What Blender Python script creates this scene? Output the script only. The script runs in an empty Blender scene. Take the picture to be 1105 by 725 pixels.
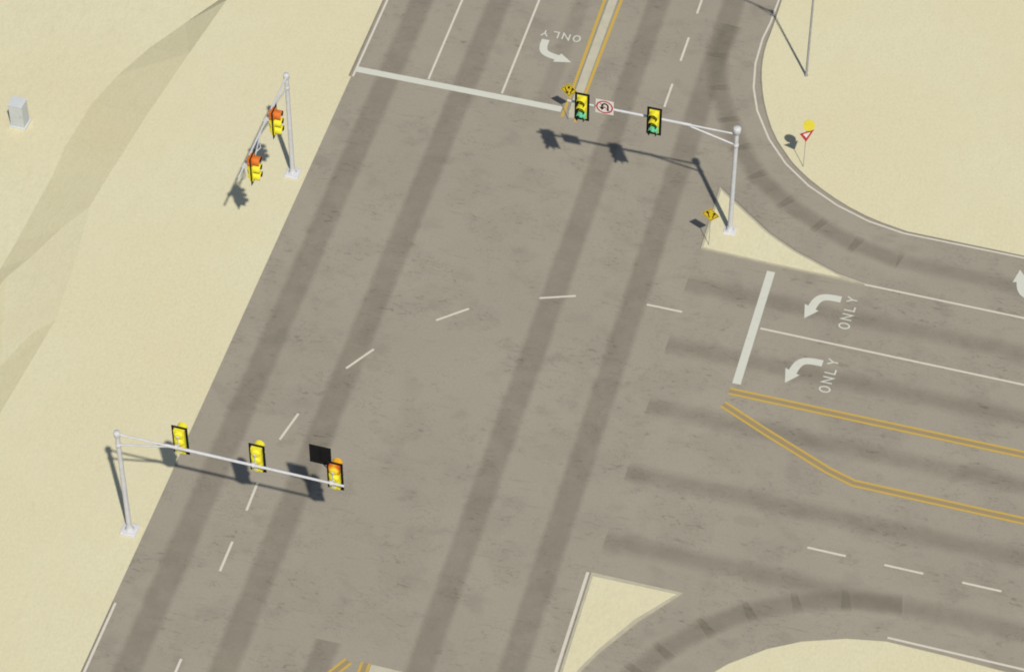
import bpy, bmesh, math, random
from mathutils import Vector, Matrix
random.seed(7)
scene = bpy.context.scene
COL = scene.collection
TILT = math.radians(-1.83)                      # the side road is not quite square to the main road
U = Vector((math.cos(TILT), math.sin(TILT), 0))  # along the side road, away from the junction
N = Vector((U.y, -U.x, 0))                      # square to it, towards the viewer's side

# ------------------------------------------------------------------ helpers
class MB:
    """collects shapes that become ONE mesh"""
    def __init__(s): s.v = []; s.f = []; s.m = []; s.sm = []; s.uv = {}
    def add(s, vs, fs, mi=0, smooth=False):
        o = len(s.v); s.v += [tuple(v) for v in vs]
        for f in fs: s.f.append(tuple(i + o for i in f)); s.m.append(mi); s.sm.append(smooth)
    def tube(s, p0, p1, r0, r1=None, n=14, mi=0, caps=True):
        r1 = r0 if r1 is None else r1
        p0, p1 = Vector(p0), Vector(p1); d = (p1 - p0).normalized()
        a = d.orthogonal().normalized(); b = d.cross(a)
        vs = []
        for p, r in ((p0, r0), (p1, r1)):
            for k in range(n):
                t = 2 * math.pi * k / n; vs.append(p + a * (r * math.cos(t)) + b * (r * math.sin(t)))
        s.add(vs, [(k, (k + 1) % n, n + (k + 1) % n, n + k) for k in range(n)], mi, True)
        if caps:
            s.add(vs[:n], [tuple(range(n - 1, -1, -1))], mi); s.add(vs[n:], [tuple(range(n))], mi)
    def lathe(s, prof, n=20, mi=0, axis='z', origin=(0, 0, 0)):
        o = Vector(origin); vs = []
        for r, h in prof:
            for k in range(n):
                t = 2 * math.pi * k / n; c, q = r * math.cos(t), r * math.sin(t)
                vs.append(o + (Vector((c, q, h)) if axis == 'z' else Vector((c, h, q))))
        fs = []
        for i in range(len(prof) - 1):
            for k in range(n):
                fs.append((i*n+k, i*n+(k+1) % n, (i+1)*n+(k+1) % n, (i+1)*n+k))
        s.add(vs, fs, mi, True)
        s.add(vs[-n:], [tuple(range(n))], mi); s.add(vs[:n], [tuple(range(n-1, -1, -1))], mi)
    def prism(s, pts, z0, z1, mi=0, bottom=True):
        n = len(pts)
        vs = [(p[0], p[1], z0) for p in pts] + [(p[0], p[1], z1) for p in pts]
        fs = [(k, (k+1) % n, n+(k+1) % n, n+k) for k in range(n)] + [tuple(range(n, 2*n))]
        if bottom: fs.append(tuple(range(n-1, -1, -1)))
        s.add(vs, fs, mi)
    def plate(s, pts, y0, y1, mi=0):             # outline in x,z ; thickness along y
        n = len(pts)
        vs = [(p[0], y0, p[1]) for p in pts] + [(p[0], y1, p[1]) for p in pts]
        s.add(vs, [(k, (k+1) % n, n+(k+1) % n, n+k) for k in range(n)] + [tuple(range(n, 2*n)), tuple(range(n-1, -1, -1))], mi)
    def box(s, c, d, mi=0):
        x, y, z = c; a, b, h = d[0]/2, d[1]/2, d[2]/2
        s.prism([(x-a, y-b), (x+a, y-b), (x+a, y+b), (x-a, y+b)], z-h, z+h, mi)
    def strip(s, pts, w, z, mi=0, closed=False):  # flat ribbon along a polyline, uv across / along
        L, R = offset(pts, w/2, closed), offset(pts, -w/2, closed)
        n = len(pts); d = 0; o = len(s.v)
        for k in range(n):
            s.v += [(L[k][0], L[k][1], z), (R[k][0], R[k][1], z)]
            if k: d += math.dist(pts[k], pts[k-1])
            s.uv[o+2*k] = (0, d); s.uv[o+2*k+1] = (1, d)
        for k in range(n if closed else n - 1):
            a = o+2*k; b = o+2*((k+1) % n)
            s.f.append((a, a+1, b+1, b)); s.m.append(mi); s.sm.append(False)
    def sheet(s, pts, z, mi=0):
        s.add([(p[0], p[1], z) for p in pts], [tuple(range(len(pts)))], mi)
    def build(s, name, mats, parent=None, bevel=0):
        me = bpy.data.meshes.new(name); me.from_pydata(s.v, [], s.f)
        for m in (mats if isinstance(mats, (list, tuple)) else [mats]): me.materials.append(m)
        for p, mi, q in zip(me.polygons, s.m, s.sm): p.material_index = mi; p.use_smooth = q
        if s.uv:
            ul = me.uv_layers.new(name='UVMap')
            for l in me.loops: ul.data[l.index].uv = s.uv.get(l.vertex_index, (0, 0))
        bm = bmesh.new(); bm.from_mesh(me)
        if not s.uv: bmesh.ops.recalc_face_normals(bm, faces=bm.faces)
        for f in bm.faces:
            if len(f.verts) > 2 and abs(f.normal.z) > .99 and all(abs(v.co.z - f.verts[0].co.z) < 1e-6 for v in f.verts) and f.normal.z < 0 and len(bm.faces) == 1: f.normal_flip()
        bmesh.ops.triangulate(bm, faces=[f for f in bm.faces if len(f.verts) > 4])
        bm.to_mesh(me); bm.free()
        o = bpy.data.objects.new(name, me); COL.objects.link(o)
        if parent: o.parent = parent
        if bevel:
            b = o.modifiers.new('bevel', 'BEVEL'); b.width = bevel; b.segments = 2; b.limit_method = 'ANGLE'
        return o

def offset(pts, w, closed=False):
    out = []; n = len(pts)
    for k in range(n):
        p = Vector(pts[k][:2])
        a = Vector(pts[(k-1) % n][:2]) if (closed or k) else None
        b = Vector(pts[(k+1) % n][:2]) if (closed or k < n-1) else None
        d1 = (p - a).normalized() if a is not None else None
        d2 = (b - p).normalized() if b is not None else None
        d1 = d1 or d2; d2 = d2 or d1
        m = Vector((-(d1.y + d2.y), d1.x + d2.x)).normalized()
        c = max(.35, m.dot(Vector((-d2.y, d2.x))))
        q = p + m * (w / c); out.append((q.x, q.y))
    return out

def smooth(pts, it=2):                            # Chaikin, ends kept
    for _ in range(it):
        q = [pts[0]]
        for a, b in zip(pts, pts[1:]):
            q += [(a[0]*.75+b[0]*.25, a[1]*.75+b[1]*.25), (a[0]*.25+b[0]*.75, a[1]*.25+b[1]*.75)]
        pts = q + [pts[-1]]
    return pts

def thing(name, label, cat, loc=(0, 0, 0), rotz=0, group=None):
    o = bpy.data.objects.new(name, None); COL.objects.link(o); o.empty_display_size = .3
    o.location = loc; o.rotation_euler = (0, 0, rotz); o['label'] = label; o['category'] = cat
    if group: o['group'] = group
    return o

def structure(o, label, cat):
    o['kind'] = 'structure'; o['label'] = label; o['category'] = cat; return o

# ------------------------------------------------------------------ materials
def srgb(r, g, b):
    f = lambda c: c/12.92 if c <= .04045 else ((c+.055)/1.055)**2.4
    return (f(r/255), f(g/255), f(b/255), 1)

def base_mat(name, rough=.6, metal=0):
    m = bpy.data.materials.new(name); m.use_nodes = True; nt = m.node_tree
    b = nt.nodes['Principled BSDF']; b.inputs['Roughness'].default_value = rough; b.inputs['Metallic'].default_value = metal
    return m, nt, b

class NT:
    def __init__(s, nt): s.nt = nt
    def node(s, t, **kw):
        n = s.nt.nodes.new(t)
        for k, v in kw.items(): setattr(n, k, v)
        return n
    def link(s, a, b): s.nt.links.new(a, b)
    def noise(s, vec, scale, detail=4, rough=.55, dist=0):
        n = s.node('ShaderNodeTexNoise'); n.inputs['Scale'].default_value = scale
        n.inputs['Detail'].default_value = detail; n.inputs['Roughness'].default_value = rough; n.inputs['Distortion'].default_value = dist
        s.link(vec, n.inputs['Vector']); return n.outputs['Fac']
    def ramp(s, fac, a, b, lo=0., hi=1., smoothstep=True):
        n = s.node('ShaderNodeMapRange'); n.interpolation_type = 'SMOOTHSTEP' if smoothstep else 'LINEAR'
        n.inputs[1].default_value = a; n.inputs[2].default_value = b; n.inputs[3].default_value = lo; n.inputs[4].default_value = hi
        s.link(fac, n.inputs[0]); return n.outputs[0]
    def math(s, op, a, b=None, c=None):
        n = s.node('ShaderNodeMath', operation=op)
        for i, q in enumerate((a, b, c)):
            if q is None: continue
            if isinstance(q, (int, float)): n.inputs[i].default_value = q
            else: s.link(q, n.inputs[i])
        return n.outputs[0]
    def mix(s, fac, a, b, mode='MIX'):
        n = s.node('ShaderNodeMix', data_type='RGBA', blend_type=mode)
        for i, q in ((0, fac), (6, a), (7, b)):
            if isinstance(q, (int, float)): n.inputs[i].default_value = q
            elif isinstance(q, tuple): n.inputs[i].default_value = q
            else: s.link(q, n.inputs[i])
        return n.outputs[2]
    def pos(s, scale=(1, 1, 1), rot=0):
        g = s.node('ShaderNodeNewGeometry'); m = s.node('ShaderNodeMapping')
        m.inputs['Scale'].default_value = scale; m.inputs['Rotation'].default_value = (0, 0, rot)
        s.link(g.outputs['Position'], m.inputs['Vector']); return m.outputs[0]
    def objpos(s, scale=(1, 1, 1)):
        g = s.node('ShaderNodeTexCoord'); m = s.node('ShaderNodeMapping'); m.inputs['Scale'].default_value = scale
        s.link(g.outputs['Object'], m.inputs['Vector']); return m.outputs[0]

def scaled(c, k): return (c[0]*k, c[1]*k, c[2]*k, 1)

ASPH = (.296, .266, .209, 1)
SAND = (.612, .562, .374, 1)

def asphalt_color(t, base):
    wide = t.noise(t.pos(), .16, 3)
    c = t.mix(t.ramp(wide, .3, .7), scaled(base, .965), scaled(base, 1.03))
    # scuffed patches of short strokes
    patch = t.ramp(t.noise(t.pos(), .42, 3, .6, .4), .48, .61)
    stroke = t.ramp(t.noise(t.pos((1.0, 2.6, 1), .30), 2.1, 4, .62, .9), .56, .68)
    c = t.mix(t.math('MULTIPLY', t.math('MULTIPLY', patch, stroke), .62), c, scaled(base, .52))
    c = t.mix(t.math('MULTIPLY', patch, .10), c, scaled(base, .5))
    blot = t.ramp(t.noise(t.pos((1, 1.25, 1), .26), .62, 2, .5), .56, .72)
    c = t.mix(t.math('MULTIPLY', blot, .17), c, scaled(base, .5))
    dash = t.ramp(t.noise(t.pos((.55, 4.2, 1), .26), 1.1, 3, .6, .3), .60, .72)
    c = t.mix(t.math('MULTIPLY', dash, .20), c, scaled(base, .5))
    # thin cracks
    crk = t.noise(t.pos((1, 1.9, 1), .22), .85, 5, .65, .5)
    line = t.ramp(t.math('ABSOLUTE', t.math('SUBTRACT', crk, .5)), 0, .012, 1, 0)
    mask = t.ramp(t.noise(t.pos(), .55, 2), .5, .6)
    c = t.mix(t.math('MULTIPLY', t.math('MULTIPLY', line, mask), .5), c, scaled(base, .5))
    spot = t.ramp(t.noise(t.pos(), 1.9, 3, .6), .66, .76)
    c = t.mix(t.math('MULTIPLY', spot, .22), c, scaled(base, .5))
    fine = t.noise(t.pos(), 9, 3, .7)
    return t.mix(t.ramp(fine, .3, .7), scaled_in(t, c, .965), scaled_in(t, c, 1.035))

def scaled_in(t, c, k): return t.mix(1.0, c, (k, k, k, 1), 'MULTIPLY')

def make_asphalt(name, k=1.0):
    m, nt, b = base_mat(name, .92); t = NT(nt)
    c = asphalt_color(t, scaled(ASPH, k)); t.link(c, b.inputs['Base Color'])
    b.inputs['Specular IOR Level'].default_value = .15
    bp = t.node('ShaderNodeBump'); bp.inputs['Strength'].default_value = .12; bp.inputs['Distance'].default_value = .02
    t.link(t.noise(t.pos(), 14, 3, .7), bp.inputs['Height']); t.link(bp.outputs[0], b.inputs['Normal'])
    return m

def make_track(name, strength, soft=.33):
    m, nt, b = base_mat(name, .9); t = NT(nt)
    b.inputs['Specular IOR Level'].default_value = .15
    t.link(asphalt_color(t, (ASPH[0]*.80, ASPH[1]*.79, ASPH[2]*.76, 1)), b.inputs['Base Color'])
    uv = t.node('ShaderNodeUVMap'); uv.uv_map = 'UVMap'; sp = t.node('ShaderNodeSeparateXYZ'); t.link(uv.outputs[0], sp.inputs[0])
    u = sp.outputs[0]
    wob = t.math('MULTIPLY', t.math('SUBTRACT', t.noise(t.pos(), 1.3, 3), .5), .10)
    e = t.math('SUBTRACT', .5, t.math('ABSOLUTE', t.math('SUBTRACT', t.math('ADD', u, wob), .5)))
    prof = t.ramp(e, .0, soft)
    nz = t.ramp(t.noise(t.pos(), .8, 5, .65), .28, .72, .62, 1.22, False)
    a = t.math('MULTIPLY', t.math('MULTIPLY', prof, nz), strength)
    tr = t.node('ShaderNodeBsdfTransparent'); mx = t.node('ShaderNodeMixShader')
    t.link(a, mx.inputs[0]); t.link(tr.outputs[0], mx.inputs[1]); t.link(b.outputs[0], mx.inputs[2])
    t.link(mx.outputs[0], nt.nodes['Material Output'].inputs['Surface'])
    return m

def make_sand(name, k=1.0, tint=(1, 1, 1)):
    m, nt, b = base_mat(name, .95); t = NT(nt); b.inputs['Specular IOR Level'].default_value = .1
    S = (SAND[0]*k*tint[0], SAND[1]*k*tint[1], SAND[2]*k*tint[2], 1)
    wide = t.noise(t.pos(), .10, 4, .6)
    c = t.mix(t.ramp(wide, .32, .68), (S[0]*.985, S[1]*.965, S[2]*.94, 1), (S[0]*1.0, S[1]*1.02, S[2]*1.04, 1))
    med = t.ramp(t.noise(t.pos((1, .45, 1)), 1.4, 4, .65, .3), .35, .7)
    c = t.mix(t.math('MULTIPLY', med, .62), c, (S[0]*.965, S[1]*.965, S[2]*.955, 1))
    tuft = t.ramp(t.noise(t.pos((1.6, .7, 1)), 2.6, 4, .7), .60, .74)
    c = t.mix(t.math('MULTIPLY', tuft, .55), c, (S[0]*.85, S[1]*.86, S[2]*.82, 1))
    streak = t.ramp(t.noise(t.pos((3.2, .8, 1), .25), 1.9, 3, .6, .2), .52, .70)
    c = t.mix(t.math('MULTIPLY', streak, .32), c, (S[0]*.89, S[1]*.885, S[2]*.85, 1))
    fine = t.ramp(t.noise(t.pos((1.4, .8, 1)), 7, 3, .7), .3, .7)
    c = t.mix(fine, scaled_in(t, c, .955), scaled_in(t, c, 1.045))
    t.link(c, b.inputs['Base Color'])
    bp = t.node('ShaderNodeBump'); bp.inputs['Strength'].default_value = .14; bp.inputs['Distance'].default_value = .03
    t.link(t.noise(t.pos((1.4, .8, 1)), 8, 3, .7), bp.inputs['Height']); t.link(bp.outputs[0], b.inputs['Normal'])
    return m

def make_paint(name, col, wear=.3):
    m, nt, b = base_mat(name, .8); t = NT(nt); b.inputs['Specular IOR Level'].default_value = .2
    n1 = t.ramp(t.noise(t.pos(), 3.5, 4, .65), .45, .75)
    c = t.mix(t.math('MULTIPLY', n1, wear), col, (col[0]*.45+ASPH[0]*.55, col[1]*.45+ASPH[1]*.55, col[2]*.45+ASPH[2]*.55, 1))
    c = t.mix(t.math('MULTIPLY', t.ramp(t.noise(t.pos(), 22, 2), .5, .8), .25), c, scaled(col, .75))
    t.link(c, b.inputs['Base Color']); return m

def make_solid(name, col, rough=.5, metal=0, var=.08, scale=5, spec=.4):
    m, nt, b = base_mat(name, rough, metal); t = NT(nt); b.inputs['Specular IOR Level'].default_value = spec
    n = t.ramp(t.noise(t.objpos(), scale, 4, .6), .3, .7)
    t.link(t.mix(n, scaled(col, 1-var), scaled(col, 1+var)), b.inputs['Base Color']); return m

def make_lit(name, col, e):
    m, nt, b = base_mat(name, .3); t = NT(nt)
    vr = t.node('ShaderNodeTexVoronoi'); vr.inputs['Scale'].default_value = 45; t.link(t.objpos(), vr.inputs['Vector'])
    c = t.mix(t.ramp(vr.outputs['Distance'], .1, .6), col, scaled(col, .7))
    t.link(c, b.inputs['Base Color']); t.link(c, b.inputs['Emission Color']); b.inputs['Emission Strength'].default_value = e
    return m

M = {}
M['asphalt'] = make_asphalt('asphalt'); M['dark_edge'] = make_asphalt('asphalt_dark_edge', .80)
M['track'] = make_track('tyre_polish', .28, .25); M['track_side'] = make_track('tyre_polish_side', .25, .46); M['track_dark'] = make_track('tyre_polish_slip', .34, .38); M['track_faint'] = make_track('tyre_polish_faint', .14)
M['sand'] = make_sand('sand'); M['sand_bank_shade'] = make_sand('sand_bank_shade', .985, (1.0, .985, .945)); M['kerb'] = make_solid('kerb_concrete', (.42, .385, .285, 1), .9, 0, .06, 3, .15)  # bank sand has its slope shade painted in as a darker tan
M['median'] = make_solid('median_concrete', (.46, .43, .325, 1), .9, 0, .06, 2, .15)
M['white'] = make_paint('white_road_paint', (.58, .54, .45, 1)); M['white2'] = make_paint('pale_road_paint', (.55, .55, .47, 1), .2)
M['yellow'] = make_paint('yellow_road_paint', (.50, .335, .065, 1), .45)
M['gap'] = make_paint('worn_yellow_gap', (.29, .225, .125, 1), .5)
M['steel'] = make_solid('galvanised_steel', (.53, .53, .535, 1), .55, 0, .06, 3); M['steel_grey'] = make_solid('weathered_steel', (.30, .30, .30, 1), .6, 0, .08, 3)
M['concrete'] = make_solid('footing_concrete', (.56, .555, .565, 1), .9, 0, .06, 6, .1)
M['black'] = make_solid('black_paint', (.008, .008, .009, 1), .7, 0, .15, 5, .15)
M['black_in'] = make_solid('visor_inside_black', (.012, .011, .010, 1), .8, 0, .1, 5, .1)
M['sig_y'] = make_solid('signal_yellow', (.74, .655, .035, 1), .5, 0, .06, 6, .25)
M['sig_o'] = make_solid('signal_painted_glow_red', (.60, .155, .022, 1), .5, 0, .12, 6, .25)  # lit lamps' glow painted into hood and housing colours, here and below
M['sig_a'] = make_solid('signal_painted_glow_orange', (.74, .36, .012, 1), .5, 0, .12, 6, .25)
M['sig_g'] = make_solid('signal_painted_glow_green', (.15, .52, .29, 1), .5, 0, .25, 9, .25)
M['sig_yg'] = make_solid('signal_painted_glow_lime', (.42, .56, .09, 1), .5, 0, .2, 6, .25)
def make_glow():  # yellow centre, red edge: the red lamp's glow painted into the colour
    m, nt, b = base_mat('signal_painted_glow_rim', .5); t = NT(nt); b.inputs['Specular IOR Level'].default_value = .25
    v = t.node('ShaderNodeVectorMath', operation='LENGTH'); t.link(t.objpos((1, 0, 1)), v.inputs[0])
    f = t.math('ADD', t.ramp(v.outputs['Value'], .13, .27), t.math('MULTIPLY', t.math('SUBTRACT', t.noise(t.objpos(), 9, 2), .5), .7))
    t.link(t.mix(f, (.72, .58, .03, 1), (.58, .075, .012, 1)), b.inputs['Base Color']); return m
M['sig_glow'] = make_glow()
M['red_on'] = make_lit('red_lens_lit', (1, .03, .01, 1), 2.2); M['green_on'] = make_lit('green_lens_lit', (.02, .80, .42, 1), 1.6)
M['red_off'] = make_solid('red_lens_dark', (.10, .008, .006, 1), .25); M['amber_off'] = make_solid('amber_lens_dark', (.12, .055, .004, 1), .25); M['green_off'] = make_solid('green_lens_dark', (.006, .06, .035, 1), .25)
M['sign_white'] = make_solid('sign_white', (.68, .64, .60, 1), .5, 0, .05, 4); M['sign_red'] = make_solid('sign_red', (.42, .02, .03, 1), .5, 0, .08, 5)
M['sign_yellow'] = make_solid('sign_yellow', (.66, .48, .02, 1), .5, 0, .07, 5); M['disc_yellow'] = make_solid('disc_yellow', (.55, .475, .03, 1), .55, 0, .07, 5)
M['cab'] = make_solid('cabinet_grey_paint', (.49, .515, .515, 1), .6, 0, .04, 2, .2); M['cab_lid'] = make_solid('cabinet_lid_paint', (.54, .555, .55, 1), .6, 0, .04, 2, .2); M['dark'] = make_solid('cabinet_shadow_dark', (.05, .05, .05, 1), .6)
M['lamp_glass'] = make_solid('lamp_glass', (.55, .56, .55, 1), .15)

# ------------------------------------------------------------------ ground: one sheet with a low step in the desert on the left
FAR = 900
ridge = [(-18.1, FAR), (-18.30, 23.0), (-18.71, 17.90), (-19.19, 13.76), (-19.67, 9.18), (-19.96, 5.26), (-20.09, 2.87), (-19.52, -.42), (-19.08, -4.09), (-19.13, -5.07), (-19.40, -9.82), (-19.9, -14.5), (-21.5, -24), (-26, -60), (-30, -FAR)]
low = [(-18.7, FAR), (-18.65, 23.0), (-19.31, 18.21), (-20.3, 16.2), (-21.34, 14.05), (-22.1, 11.9), (-22.59, 9.69), (-22.75, 6.66), (-22.62, 4.48), (-22.67, .16), (-22.72, -1.46), (-22.9, -5.5), (-22.7, -10), (-23.4, -16), (-25, -26), (-30, -60), (-35, -FAR)]
DROP = -.66
midp = [(-20.85, 1.36, -.17), (-21.60, -.65, -.30), (-22.24, -2.0, -.42), (-20.49, -7.03, -.33), (-19.80, -5.04, -.16)]
def ground():
    vs = []; fs = []
    def V(x, y, z): vs.append((x, y, z)); return len(vs) - 1
    R = [V(x, y, 0) for x, y in ridge]; L = [V(x - .08, y + .30, DROP) for x, y in low]; Q = [V(x - .03, y + .1, z) for x, y, z in midp]
    E0, E1 = V(FAR, FAR, 0), V(FAR, -FAR, 0); W0, W1 = V(-FAR, FAR, DROP), V(-FAR, -FAR, DROP)
    fs.append(tuple(R[::-1] + [E0, E1][:2]) if False else tuple([E1, E0] + R))     # level ground with the junction
    fs.append(tuple([W0, W1] + L[::-1]))                                            # lower desert floor
    # upper dark slope, down to where the pale middle facet begins
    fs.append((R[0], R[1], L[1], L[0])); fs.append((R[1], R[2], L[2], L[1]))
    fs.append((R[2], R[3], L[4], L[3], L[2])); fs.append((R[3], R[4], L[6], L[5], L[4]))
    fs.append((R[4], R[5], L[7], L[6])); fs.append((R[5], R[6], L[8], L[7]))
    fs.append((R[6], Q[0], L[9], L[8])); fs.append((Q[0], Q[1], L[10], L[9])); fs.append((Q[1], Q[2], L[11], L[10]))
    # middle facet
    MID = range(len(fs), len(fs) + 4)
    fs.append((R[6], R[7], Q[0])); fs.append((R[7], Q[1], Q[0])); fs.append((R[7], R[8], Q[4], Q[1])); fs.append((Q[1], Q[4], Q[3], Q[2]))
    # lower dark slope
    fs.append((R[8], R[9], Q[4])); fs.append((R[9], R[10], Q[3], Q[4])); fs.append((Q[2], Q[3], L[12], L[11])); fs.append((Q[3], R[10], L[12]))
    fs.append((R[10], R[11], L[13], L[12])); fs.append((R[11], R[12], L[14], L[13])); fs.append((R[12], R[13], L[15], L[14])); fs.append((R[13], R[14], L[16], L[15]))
    me = bpy.data.meshes.new('ground'); me.from_pydata(vs, [], fs); me.materials.append(M['sand']); me.materials.append(M['sand_bank_shade'])
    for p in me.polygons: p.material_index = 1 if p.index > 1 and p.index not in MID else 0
    bm = bmesh.new(); bm.from_mesh(me); bmesh.ops.triangulate(bm, faces=[f for f in bm.faces if len(f.verts) > 3])
    for f in bm.faces:
        f.normal_update()
        if f.normal.z < 0: f.normal_flip()
    bm.to_mesh(me); bm.free()
    o = bpy.data.objects.new('ground', me); COL.objects.link(o); return o
structure(ground(), 'pale yellow desert sand with a low shaded bank on the left', 'ground')

# ------------------------------------------------------------------ road
FX = 160                                         # roads run on well past the picture
ne_sand = [(6.74, 24.70), (6.72, 22.60), (6.66, 21.04), (6.77, 19.76), (7.02, 18.53), (7.48, 17.01), (8.25, 15.26), (9.23, 13.92), (9.68, 13.41), (10.65, 12.57), (12.08, 11.64), (13.55, 11.0), (15.17, 10.62), (20.35, 10.43)]
ne_white = [(6.60, 24.68), (6.55, 22.93), (6.42, 21.63), (6.45, 19.85), (6.71, 18.17), (7.19, 16.67), (8.09, 14.93), (9.13, 13.54), (9.44, 13.25), (10.42, 12.36), (11.90, 11.44), (13.43, 10.80), (15.04, 10.45), (20.36, 10.28)]
se_sand = [(9.8, -22.5), (10.25, -19.6), (11.05, -17.3), (12.10, -15.36), (12.54, -14.83), (13.86, -13.72), (15.08, -13.02), (16.75, -12.43), (18.26, -12.17), (20.63, -12.28), (22.99, -12.46)]
s = math.tan(TILT)
ne_s = [ne_sand[0]] + smooth(ne_sand[1:-1], 1) + [ne_sand[-1]]
road_outline = ([(-11.47, -FX), (-11.47, -18), (-11.44, -13), (-11.43, 14.15), (-11.56, 14.17), (-11.58, FX), (6.74, FX)] + ne_s
                + [(FX, 10.43 + (FX-20.35)*s), (FX, -12.46 + (FX-22.99)*s)] + se_sand[::-1] + [(9.8, -FX)])
mb = MB(); mb.sheet(road_outline, .010)
road = structure(mb.build('road', M['asphalt']), 'wide grey brown asphalt junction with painted lanes', 'road')

def mark(name, pts, w, mat, z=.020, label=None):
    mb = MB(); mb.strip(pts, w, z); o = mb.build(name, mat, road)
    if label: o['label'] = label
    return o
# darker strip where asphalt meets sand
mark('dark_edge', offset(ne_s, -.035), .07, M['dark_edge'], .013)
mark('dark_edge', [(-11.53, 14.2), (-11.545, 90)], .07, M['dark_edge'], .013)
mark('dark_edge', [(-11.435, -90), (-11.435, -18)], .06, M['dark_edge'], .013)
# white lines
LW = .105
mark('edge_line', [(6.62, 110)] + ne_white + [(90, 10.28 + 69.6*s)], .095, M['white'])
mark('edge_line', [(-11.35, 14.17), (-11.36, 110)], LW, M['white'])
mark('edge_line', [(-11.33, -18.05), (-11.36, -110)], LW, M['white'])
mark('edge_line', [(6.22, -11.78), (6.19, -110)], LW+.02, M['white'])
mark('edge_line', [(18.27, -11.98), (23.63, -12.17), (90, -12.17 + 66*s)], LW, M['white'])
mark('lane_line', [(-7.92, 14.88), (-7.92, 110)], LW, M['white'])
mark('lane_line', [(-4.39, 14.80), (-4.39, 110)], LW, M['white'])
mark('lane_line', [(13.95, 6.88), (20.89, 6.64), (90, 6.64 + 69*s)], LW, M['white'])
mark('lane_line', [(10.12, 3.14), (21.46, 2.76), (90, 2.76 + 68.5*s)], LW, M['white'])
mark('stop_line', [(-11.33, 14.70), (-1.47, 14.45)], .38, M['white2'], .022)
mark('stop_line', [(9.88, 6.62), (9.80, -.29)], .36, M['white2'], .022)
for a, b in [((3.06, 22.63), (3.07, 24.35)), ((3.05, 19.12), (3.06, 20.85)), ((3.03, 15.81), (3.04, 17.47))] + [((3.08, 26.1 + 3.45*k), (3.08, 27.8 + 3.45*k)) for k in range(6)]:
    mark('lane_dash', [a, b], LW, M['white'])
for k in range(9):
    x = 14.38 + 3.13*k; mark('lane_dash', [(x, -8.29 + (x-14.38)*s), (x+1.57, -8.29 + (x+1.57-14.38)*s)], LW, M['white'])
for k in range(8):
    mark('lane_dash', [(-7.93, -20.02-3.2*k), (-7.93, -21.6-3.2*k)], LW, M['white'])
for a, b in (((-3.36, .05), (-2.19, 1.08)), ((.57, 2.47), (2.05, 3.0)), ((5.12, 3.28), (6.68, 3.24)), ((-6.26, -3.64), (-5.45, -2.27)), ((-7.73, -8.19), (-7.42, -6.61)), ((-7.85, -12.2), (-7.88, -10.67)), ((-7.88, -15.48), (-7.88, -13.9))):
    mark('guide_dash', [a, b], LW, M['white'])
# yellow lines
def double(pts, nm='centre_line'):
    for w in (.15, -.15): mark(nm, offset(pts, w), .105, M['yellow'])
    mark('centre_line_gap', pts, .17, M['gap'], .0165)
double([(9.59, -.76), (22.03, -1.13), (90, -1.13 + 68*s)])
double([(9.50, -1.56), (11.64, -2.68), (14.44, -4.06), (15.56, -4.46), (22.54, -4.69), (90, -4.69 + 67.5*s)])
double([(-1.66, -18.46), (-2.1, -19.25), (-3.3, -21.3), (-3.9, -22.1), (-3.95, -90)])
double([(-.98, -18.37), (-.98, -90)])
mark('centre_line', [(-1.33, 13.95), (-1.32, 16), (-1.39, 22.5), (-1.39, 110)], .14, M['yellow'])
mark('centre_line', [(-.67, 13.75), (-.67, 16), (-.62, 22.5), (-.62, 110)], .14, M['yellow'])

# arrows (driver's frame: forward f, left l) and lettering
def arrow(ox, oy, fdir, side, mat=M['white2']):
    f = Vector(fdir).normalized(); l = Vector((-f.y, f.x)) * side
    W = lambda a, b: (ox + f.x*a + l.x*b, oy + f.y*a + l.y*b)
    path = smooth([(0, 0), (.45, .0), (.83, .10), (1.03, .42), (1.13, 1.0)], 3)
    mb = MB(); L, R = offset(path, .185), offset(path, -.185)
    n = len(path)
    mb.add([(*W(*p), .020) for p in L] + [(*W(*p), .020) for p in R], [(k, k+1, n+k+1, n+k) for k in range(n-1)])
    mb.add([(*W(1.44, .70), .0225), (*W(.78, .95), .0225), (*W(1.27, 1.55), .0225)], [(0, 1, 2)])
    return mb.build('turn_arrow', mat, road)
arrow(13.13, 5.72, -U.xy, 1); arrow(13.07, 1.80, -U.xy, 1); arrow(21.52, 7.92, -U.xy, -1); arrow(-3.38, 18.98, (0, -1), 1)

def only(cx, cy, fdir, ln=1.92, h=.44):
    f = Vector(fdir).normalized(); r = Vector((f.y, -f.x))
    st = .066
    mb = MB(); w = .31; gap = (ln - 4*w) / 3
    def place(pts, i, closed=False):
        x0 = -ln/2 + i*(w+gap)
        q = [(cx + r.x*(x0 + p[0]*w) + f.x*(p[1]-.5)*h, cy + r.y*(x0 + p[0]*w) + f.y*(p[1]-.5)*h) for p in pts]
        mb.strip(q, st, .0205 + .0003*len(mb.f), closed=closed)
    place([(.5+.5*math.cos(t*math.pi/10), .5+.5*math.sin(t*math.pi/10)) for t in range(20)], 0, True)
    place([(0, 0), (0, 1), (1, 0), (1, 1)], 1)
    place([(.08, 1), (.08, 0), (.92, 0)], 2)
    place([(0, 1), (.5, .48), (1, 1)], 3); place([(.5, .50), (.5, 0)], 3)
    o = mb.build('lettering', M['white2'], road); o['label'] = 'white word ONLY painted on the lane'
only(13.57, 5.01, -U.xy); only(13.46, 1.17, -U.xy); only(-2.76, 19.41, (0, -1), 1.85, .42)

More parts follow.
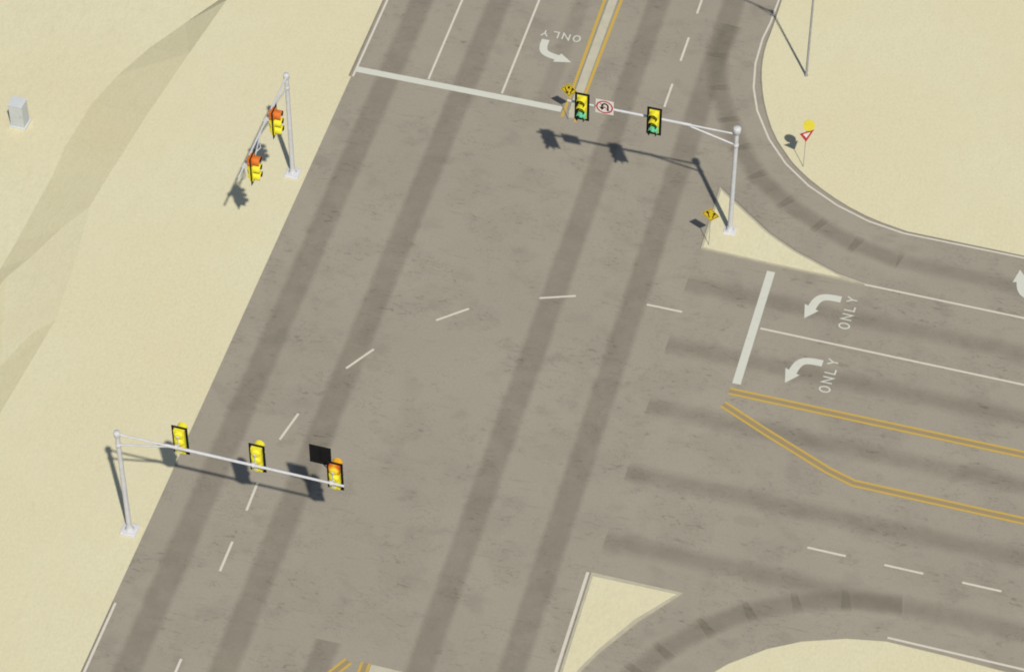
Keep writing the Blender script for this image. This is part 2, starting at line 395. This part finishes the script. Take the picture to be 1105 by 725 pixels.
# tyre-polished bands
def track(pts, w=1.35, mat='track', z=.0145):
    mb = MB(); mb.strip(pts, w, z); mb.build('tyre_track', M[mat], road)
for x in (-9.76, -6.19): track([(x, -100), (x, 100)], 1.4)
track([(-2.40, 14.3), (-2.42, 100)], 1.1, 'track_faint')
track([(1.12, -100), (1.12, 100)], 1.34)
track([(4.56, -100), (4.56, 100)], 1.34)
track([(-2.70, -17.72), (-2.70, -90)], 1.25)
for y in (4.95, 1.22, -2.45, -6.24, -9.97): track([(6.48, y), (90, y + 83.5*s*.75)], 1.5, 'track_side')
def chain(pts, over=.17, w=1.3):
    for i, (a, b) in enumerate(zip(pts, pts[1:])):
        a, b = Vector(a), Vector(b); d = (b-a).normalized()
        track([tuple(a - d*(over if i else 0)), tuple(b + d*over)], w, 'track_dark', .0155 + .0006*i)
chain([(4.84, 22.23), (4.62, 19.96), (5.13, 17.76), (6.05, 15.75), (6.95, 14.03), (8.05, 12.45), (9.64, 11.05), (11.35, 10.02), (13.10, 9.20), (15.04, 8.73)])
track([(15.04, 8.73), (20.64, 8.40), (90, 8.40 + 70*s)], 1.35, 'track_side')
chain([(7.5, -20.6), (8.2, -18.3), (9.25, -16.1), (9.99, -14.87), (11.32, -13.30), (12.79, -12.08), (14.49, -11.17), (16.36, -10.56), (18.38, -10.26)])

# ------------------------------------------------------------------ islands and medians
def island(outer, inner, label):
    mb = MB(); mb.prism(outer, .004, .065, bottom=False); o = structure(mb.build('traffic_island', M['kerb']), label, 'traffic island')
    mb = MB(); mb.prism(inner, .030, .071, bottom=False); mb.build('sand_infill', M['sand'], o)
mark('dark_edge', [(13.9, 6.98), (12.70, 7.27), (10.66, 8.17), (9.32, 8.99), (7.40, 10.63), (6.66, 11.26)], .10, M['dark_edge'], .013)  # strip of shade painted along the island kerb's unlit edge
island([(6.62, 11.22), (6.62, 7.20), (9.67, 7.02), (12.2, 6.92), (13.95, 6.84), (13.95, 6.92), (12.66, 7.22), (10.62, 8.12), (9.28, 8.94), (7.35, 10.58)],
       [(6.72, 11.0), (6.72, 7.29), (9.67, 7.11), (12.2, 7.01), (12.9, 7.02), (12.6, 7.14), (10.56, 8.03), (9.22, 8.86), (7.28, 10.50)],
       'sandy triangular island under the mast pole beside the upper right slip lane')
island([(6.36, -11.78), (10.08, -11.88), (8.72, -13.72), (7.66, -15.52), (7.09, -16.78), (6.62, -18.4), (6.36, -19.2)],
       [(6.47, -11.97), (9.86, -12.02), (8.58, -13.63), (7.55, -15.44), (6.98, -16.71), (6.52, -18.3), (6.47, -18.5)],
       'sandy triangular island at the bottom beside the lower slip lane')
mb = MB(); mb.prism([(-1.09, 14.0), (-.79, 14.0), (-.76, 16), (-.79, 22.5), (-.79, 110), (-1.20, 110), (-1.20, 22.5), (-1.17, 16)], .004, .06, bottom=False)
structure(mb.build('median', M['median']), 'narrow pale concrete median between the upper yellow lines', 'median')
mb = MB(); mb.prism([(-.75, -18.42), (.52, -18.46), (.52, -100), (-.75, -100)], .004, .06, bottom=False)
structure(mb.build('median', M['median']), 'pale concrete median starting at the bottom picture edge', 'median')

# ------------------------------------------------------------------ mast arm poles
def mast(loc, rot, H, armlen, label, extra=False):
    t = thing('mast_arm_pole', label, 'signal pole', loc, rot, 'traffic signal mast arm poles'); Z = 5.75
    mb = MB()
    q = .28 if H > 6 else .33; a = [(-q, -q), (q, -q), (q, q), (-q, q)]
    mb.prism(a, -.05, .09); mb.build('footing', M['concrete'], t, .05)
    mb = MB(); mb.lathe([(.19, .09), (.19, .115), (.135, .14), (.125, .30)]); 
    for k in range(4):
        q = math.pi/4 + k*math.pi/2; mb.tube((.16*math.cos(q), .16*math.sin(q), .115), (.16*math.cos(q), .16*math.sin(q), .16), .02, n=6)
    mb.build('base_flange', M['steel'], t)
    mb = MB(); mb.tube((0, 0, .12), (0, 0, H-.06), .108, .092, 18); mb.build('pole', M['steel'], t)
    mb = MB(); g = 1.25 if H > 6 else 1; mb.lathe([(.105, H-.26*g), (.135*g, H-.22*g), (.14*g, H-.03), (.12*g, H+.015), (.04, H+.03)], 18); mb.build('cap', M['steel'], t)
    J = 2.15
    mb = MB(); mb.tube((.05, 0, Z), (J, 0, Z), .042); mb.tube((J-.15, 0, Z), (armlen, 0, Z), *((.048, .042) if extra else (.066, .050)))
    mb.build('arm', M['steel'], t)
    mb = MB(); mb.tube((.05, 0, Z-.62), (J+.05, 0, Z-.03), .040); mb.lathe([(.100, Z-.72), (.118, Z-.70), (.118, Z-.56), (.100, Z-.54)], 14)
    mb.build('brace', M['steel'], t)
    if extra:
        mb = MB()
        mb.tube((3.5, .0, Z+.02), (5.4, .30, Z), .026); mb.tube((3.9, .0, Z), (4.6, .32, Z), .022); mb.tube((4.6, .32, Z), (5.5, .0, Z), .024)
        mb.build('strut', M['steel'], t)
    return t
A0 = Vector((-12.05, -14.38, 0)); B0 = Vector((7.62, 8.61, .02)); C0 = Vector((-12.05, 7.21, 0))
mast(A0, TILT, 5.86, 9.3, 'grey mast arm pole carrying three signals at lower left road edge')
mast(B0, math.pi + TILT, 6.12, 7.5, 'grey mast arm pole standing on the sandy triangular island')
mast(C0, -math.pi/2, 5.90, 6.6, 'grey mast arm pole on the sand, its arm running alongside the road', True)

# ------------------------------------------------------------------ signal heads (front looks along local -y)
CACHE = {}
def cached(key, fn):
    """first call builds the mesh, later calls copy the object"""
    if key not in CACHE:
        CACHE[key] = fn(); return CACHE[key]
    o = CACHE[key].copy(); COL.objects.link(o); return o
PH = .425
def g_plate():
    mb = MB(); a, b, c, d = .325, .755, .232, .658
    y0, y1 = -.012, .012
    for x0, x1, z0, z1 in ((-a, a, c*0+d, b), (-a, a, -b, -d), (-a, -c, -d, d), (c, a, -d, d)):
        mb.plate([(x0, z0), (x1, z0), (x1, z1), (x0, z1)], y0, y1)
    return mb.build('backplate', M['black'])
def g_sec():
    mb = MB(); mb.plate([(-.215, -.205), (.215, -.205), (.215, .205), (-.215, .205)], -.05, .13)
    mb.lathe([(.185, .125), (.175, .19), (.12, .225)], 18, axis='y')
    mb.box((.222, .04, .0), (.02, .05, .12)); 
    return mb.build('signal_section', M['sig_y'], None, .018)
def g_visor():
    mb = MB(); n = 18; ro, ri = .206, .192; o0 = []; o1 = []; i0 = []; i1 = []
    for k in range(n+1):
        q = math.radians(-52 + 284*k/n); s_ = max(0, math.sin(q)); L = .27 + .04*(.5+.5*math.sin(q))
        c, z = math.cos(q), math.sin(q)
        o0.append((ro*c, -.05, ro*z)); o1.append((ro*c, -.05-L, ro*z)); i0.append((ri*c, -.05, ri*z)); i1.append((ri*c, -.05-L, ri*z))
    N1 = n+1
    vs = o0+o1+i0+i1
    mb.add(vs, [(k, k+1, N1+k+1, N1+k) for k in range(n)], 0, True)
    mb.add(vs, [(2*N1+k, 3*N1+k, 3*N1+k+1, 2*N1+k+1) for k in range(n)], 1, True)
    mb.add(vs, [(N1+k, N1+k+1, 3*N1+k+1, 3*N1+k) for k in range(n)] + [(0, N1, 3*N1, 2*N1), (n, 2*N1+n, 3*N1+n, N1+n)], 1)
    return mb.build('visor', [M['sig_y'], M['black_in']])
def g_lens():
    mb = MB(); mb.lathe([(.15, -.05), (.145, -.062), (.11, -.078), (.05, -.086)], 20, axis='y'); return mb.build('lens', M['red_off'])
def g_bracket():
    mb = MB(); mb.tube((0, .10, 0), (0, .40, 0), .035, n=10); mb.tube((0, .25, -.40), (0, .25, .40), .022, n=8)
    mb.box((0, .235, .40), (.10, .06, .06)); mb.box((0, .235, -.40), (.10, .06, .06))
    mb.tube((-.07, .40, 0), (.07, .40, 0), .095, n=12)
    return mb.build('mounting_bracket', M['steel'])
def setmat(o, m, i=0):
    o.material_slots[i].link = 'OBJECT'; o.material_slots[i].material = m
def signal(loc, rot, lit, label, group='traffic signal heads', back_glow=False):
    t = thing('traffic_signal', label, 'traffic light', loc, rot, group)
    cached('plate', g_plate).parent = t; cached('bracket', g_bracket).parent = t
    for k, (z, off) in enumerate(((PH, 'red_off'), (0, 'amber_off'), (-PH, 'green_off'))):
        sec = cached('sec', g_sec); sec.parent = t; sec.location = (0, 0, z)
        vis = cached('visor', g_visor); vis.parent = sec; len_ = cached('lens', g_lens); len_.parent = sec
        setmat(sec, M['sig_y']); setmat(vis, M['sig_y']); setmat(len_, M[off])
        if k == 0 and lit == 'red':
            setmat(vis, M['sig_a' if back_glow else 'sig_o']); setmat(len_, M['red_on']); len_['label'] = 'lit red lens'
            if back_glow: setmat(sec, M['sig_glow'])
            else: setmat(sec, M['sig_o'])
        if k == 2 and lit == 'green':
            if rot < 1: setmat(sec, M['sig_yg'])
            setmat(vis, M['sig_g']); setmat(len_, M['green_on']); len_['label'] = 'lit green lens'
    return t
def on_arm(base, d, tt, off, z=5.76): p = base + d*tt + off; return (p.x, p.y, z)
signal(on_arm(A0, U, 2.48, -N*.40, 5.78), math.pi + TILT, 'green', 'yellow signal head seen from behind, nearest the pole above the road edge')
signal(on_arm(A0, U, 5.64, -N*.40), math.pi + TILT, 'green', 'yellow signal head seen from behind, middle of three on the lower arm')
signal(on_arm(A0, U, 8.80, -N*.40), math.pi + TILT, 'red', 'signal head seen from behind at the arm tip by the black sign', back_glow=True)
signal(on_arm(B0, -U, 6.74, N*.40, 5.95), TILT, 'green', 'yellow signal head facing us with green lit, left of the U-turn sign')
signal(on_arm(B0, -U, 3.54, N*.40, 5.95), TILT, 'green', 'yellow signal head facing us with green lit, right of the U-turn sign')
signal(on_arm(C0, Vector((0, -1, 0)), 2.88, Vector((.40, 0, 0))), math.pi/2, 'red', 'signal head seen side on with red lit, beside the pole on the sand')
signal(on_arm(C0, Vector((0, -1, 0)), 5.86, Vector((.40, 0, 0))), math.pi/2, 'red', 'signal head seen side on with red lit, farther from the pole above its sand shadow')

# ------------------------------------------------------------------ signs
def ribbon_xz(mb, pts, w, y, closed=False, mi=0):
    L, R = offset(pts, w/2, closed), offset(pts, -w/2, closed); n = len(pts)
    vs = [(p[0], y, p[1]) for p in L] + [(p[0], y, p[1]) for p in R]
    mb.add(vs, [(k, (k+1) % n, n+(k+1) % n, n+k) for k in range(n if closed else n-1)], mi)
circ = lambda r, n=36, cx=0, cz=0: [(cx + r*math.cos(2*math.pi*k/n), cz + r*math.sin(2*math.pi*k/n)) for k in range(n)]

def overhead_sign(loc, rot, w, h, label, front, drop):
    t = thing('turn_sign', label, 'road sign', loc, rot)
    mb = MB(); a, b = w/2, h/2; mb.plate([(-a, -b), (a, -b), (a, b), (-a, b)], -.008, .008)
    mb.build('plate', [M['sign_white'] if front else M['black']], t)
    mb = MB(); mb.tube((0, .05, -b*.7), (0, .05, b*.7), .022, n=8)
    if drop: mb.tube((0, .05, -.30), (-a-.17, .42, -.36), .022, n=8)
    else: mb.tube((0, .04, 0), (0, .15, 0), .03, n=8)
    mb.build('bracket', M['steel'] if front else M['black'], t)
    if front:
        mb = MB(); ribbon_xz(mb, [(x, z*.92) for x, z in circ(.345)], .065, -.0115, True); ribbon_xz(mb, [(-.235, .215), (.235, -.215)], .035, -.0125)
        mb.build('red_ring', M['sign_red'], t)
        mb = MB(); ribbon_xz(mb, [(.15, -.20), (.15, .06)] + [(.02 + .13*math.cos(q*math.pi/8), .06 + .13*math.sin(q*math.pi/8)) for q in range(1, 9)] + [(-.11, -.02)], .075, -.0145)
        mb.add([(-.23, -.0145, -.02), (.01, -.0145, -.02), (-.11, -.0145, -.19)], [(0, 1, 2)])
        mb.build('arrow_symbol', M['black'], t)
    return t
p = B0 - U*5.80 + N*.17
overhead_sign((p.x, p.y, 5.97), TILT, .80, .75, 'white square no U-turn sign with red circle between two green signals', True, None)
p = A0 + U*8.08 - N*.80
overhead_sign((p.x, p.y, 6.28), math.pi + TILT, .88, 1.0, 'black back of a square sign beside the signal at the arm tip', False, True)

def diamond_sign(loc, rot, label, kind, H=1.95):
    t = thing('warning_sign', label, 'road sign', loc, rot)
    mb = MB(); mb.tube((0, .03, -.02), (0, .03, H+.2), .014, n=8); mb.build('post', M['steel_grey'], t)
    R_ = .40
    mb = MB(); mb.plate([(-R_, H), (0, H-R_), (R_, H), (0, H+R_)], -.006, .006); mb.build('plate', M['sign_yellow'], t)
    mb = MB(); q = .345; ribbon_xz(mb, [(-q, H), (0, H-q), (q, H), (0, H+q)], .022, -.0085, True)
    def arr(x0, z0, x1, z1, w=.05, hd=.085):
        d = Vector((x1-x0, z1-z0)).normalized(); n_ = Vector((-d.y, d.x)); e = Vector((x1, z1))
        ribbon_xz(mb, [(x0, z0), (x1, z1)], w, -.0085)
        a = e + n_*hd; b = e - n_*hd; c = e + d*hd*1.5
        mb.add([(a.x, -.0095, a.y), (b.x, -.0095, b.y), (c.x, -.0095, c.y)], [(0, 1, 2)])
    if kind == 'divided':
        mb.add([(-.055, -.0085, H+.08), (.055, -.0085, H+.08), (.045, -.0085, H+.22), (-.045, -.0085, H+.22)], [(0, 1, 2, 3)])
        ribbon_xz(mb, [(-.17, H+.12), (-.16, H+.02), (-.10, H-.07)], .05, -.0085); arr(-.10, H-.06, -.085, H-.12)
        ribbon_xz(mb, [(.085, H-.20), (.10, H-.08), (.16, H+.0)], .05, -.0085); arr(.16, H-.01, .165, H+.04)
    else:
        arr(-.05, H-.17, -.12, H+.07); arr(.09, H-.17, .15, H+.05)
    mb.build('symbol', M['black'], t)
    return t
diamond_sign((-1.0, 13.82, 0.01), TILT, 'yellow diamond sign with median symbol on post by the median tip', 'divided', 1.84)
diamond_sign((6.92, 7.46, .06), TILT*1.5, 'yellow diamond sign with two arrows on the sandy island left of the mast pole', 'two', 1.86)

# give-way sign with a yellow disc above it
t = thing('yield_sign', 'red and white triangular yield sign under a yellow disc on thin post', 'road sign', (9.96, 13.52, 0), math.radians(38))
mb = MB(); mb.tube((0, .03, -.02), (0, .03, 2.55), .014, n=8); mb.build('post', M['steel_grey'], t)
mb = MB(); zt = 2.14; hw = .36; zb = 1.53; mb.plate([(0, zb), (hw, zt), (-hw, zt)], -.006, .006); mb.build('triangle_plate', M['sign_red'], t)
mb = MB(); mb.add([(0, -.009, 1.77), (.19, -.009, 2.065), (-.19, -.009, 2.065)], [(0, 1, 2)]); mb.build('white_centre', M['sign_white'], t)
mb = MB(); mb.plate(circ(.265, 14), -.008, .008)
o = mb.build('disc', M['disc_yellow'], t); o.location = (.06, -.03, 2.52); o.rotation_euler = (math.radians(-24), 0, math.radians(-24))

# ------------------------------------------------------------------ street lamp (its head is above the picture)
t = thing('street_lamp', 'tall thin grey street lamp post on the sand at the top edge', 'street lamp', (8.89, 19.63, 0), math.atan2(.40, -1.32))
mb = MB(); mb.lathe([(.095, -.02), (.095, .03), (.07, .05)], 14); mb.build('base_flange', M['steel_grey'], t)
mb = MB(); mb.tube((0, 0, 0), (0, 0, 6.15), .058, .045, 14); mb.build('pole', M['steel_grey'], t)
mb = MB(); mb.tube((0, 0, 6.05), (1.9, 0, 6.30), .045, .035, 10); mb.tube((0, 0, 5.5), (.8, 0, 6.12), .025, n=8); mb.lathe([(.08, 5.95), (.10, 6.0), (.10, 6.15), (.05, 6.22)], 12); mb.build('arm', M['steel_grey'], t)
mb = MB(); mb.plate([(1.75, 6.24), (2.45, 6.28), (2.5, 6.33), (2.4, 6.42), (1.9, 6.42), (1.75, 6.34)], -.13, .13); h = mb.build('lamp_head', M['steel_grey'], t, .03)
mb = MB(); mb.plate([(1.85, 6.215), (2.38, 6.245), (2.38, 6.27), (1.85, 6.24)], -.10, .10); mb.build('lamp_glass', M['lamp_glass'], h)

# ------------------------------------------------------------------ electrical cabinet
t = thing('utility_cabinet', 'pale grey metal utility cabinet standing alone on the sand', 'utility cabinet', (-25.36, 7.85, DROP), math.radians(-2))
mb = MB(); mb.box((0, 0, .03), (.80, .76, .12)); mb.build('plinth', M['cab_lid'], t, .015)
mb = MB(); mb.prism([(-.33, -.31), (.33, -.31), (.33, .31), (-.33, .31)], .09, 1.30); mb.build('body', M['cab'], t, .012)
mb = MB(); mb.prism([(-.35, -.33), (.35, -.33), (.35, .33), (-.35, .33)], 1.302, 1.35); mb.build('lid', M['cab_lid'], t, .012)
mb = MB(); mb.box((0, -.316, .70), (.58, .012, 1.08)); d = mb.build('door', M['cab'], t, .004)
mb = MB(); mb.box((.22, -.330, .74), (.025, .016, .10)); mb.build('handle', M['steel_grey'], d)
mb = MB(); mb.box((-.338, .0, .78), (.014, .18, .14)); mb.build('side_shadow_patch', M['dark'], t)  # dark block standing in for a shadow at the cabinet's left edge

# ------------------------------------------------------------------ light, sky, camera
SUN_EL, SUN_AZ = math.radians(52), math.radians(149)          # azimuth clockwise from +y
d = Vector((math.sin(SUN_AZ)*math.cos(SUN_EL), math.cos(SUN_AZ)*math.cos(SUN_EL), math.sin(SUN_EL)))
sun = bpy.data.lights.new('sun', 'SUN'); sun.energy = 4.0; sun.angle = math.radians(1.1); sun.color = (1, .955, .87)
so = bpy.data.objects.new('sun', sun); COL.objects.link(so); so.rotation_euler = d.to_track_quat('Z', 'Y').to_euler(); so.location = d*100
w = bpy.data.worlds.new('World'); scene.world = w; w.use_nodes = True; nt = w.node_tree
sky = nt.nodes.new('ShaderNodeTexSky'); sky.sky_type = 'NISHITA'; sky.sun_disc = False; sky.sun_elevation = SUN_EL; sky.sun_rotation = SUN_AZ
bg = nt.nodes['Background']; bg.inputs['Strength'].default_value = .075; nt.links.new(sky.outputs[0], bg.inputs['Color'])

cam = bpy.data.cameras.new('camera'); co = bpy.data.objects.new('camera', cam); COL.objects.link(co)
cam.sensor_fit = 'HORIZONTAL'; cam.sensor_width = 36; cam.lens = 3350.14/1105*36; cam.clip_start = 1; cam.clip_end = 4000
r = Vector((.96683067, .25541026, .0020133)); up = Vector((-.1854277, .69645404, .69323037)); fw = Vector((-.17565597, .6706097, -.72071326))
co.matrix_world = Matrix(((r.x, up.x, -fw.x, 23.187), (r.y, up.y, -fw.y, -88.52), (r.z, up.z, -fw.z, 95.134), (0, 0, 0, 1)))
scene.camera = co
scene.view_settings.view_transform = 'Standard'; scene.view_settings.look = 'None'; scene.view_settings.exposure = 0
scene.cycles.filter_width = 1.9
scene.cycles.transparent_max_bounces = 16
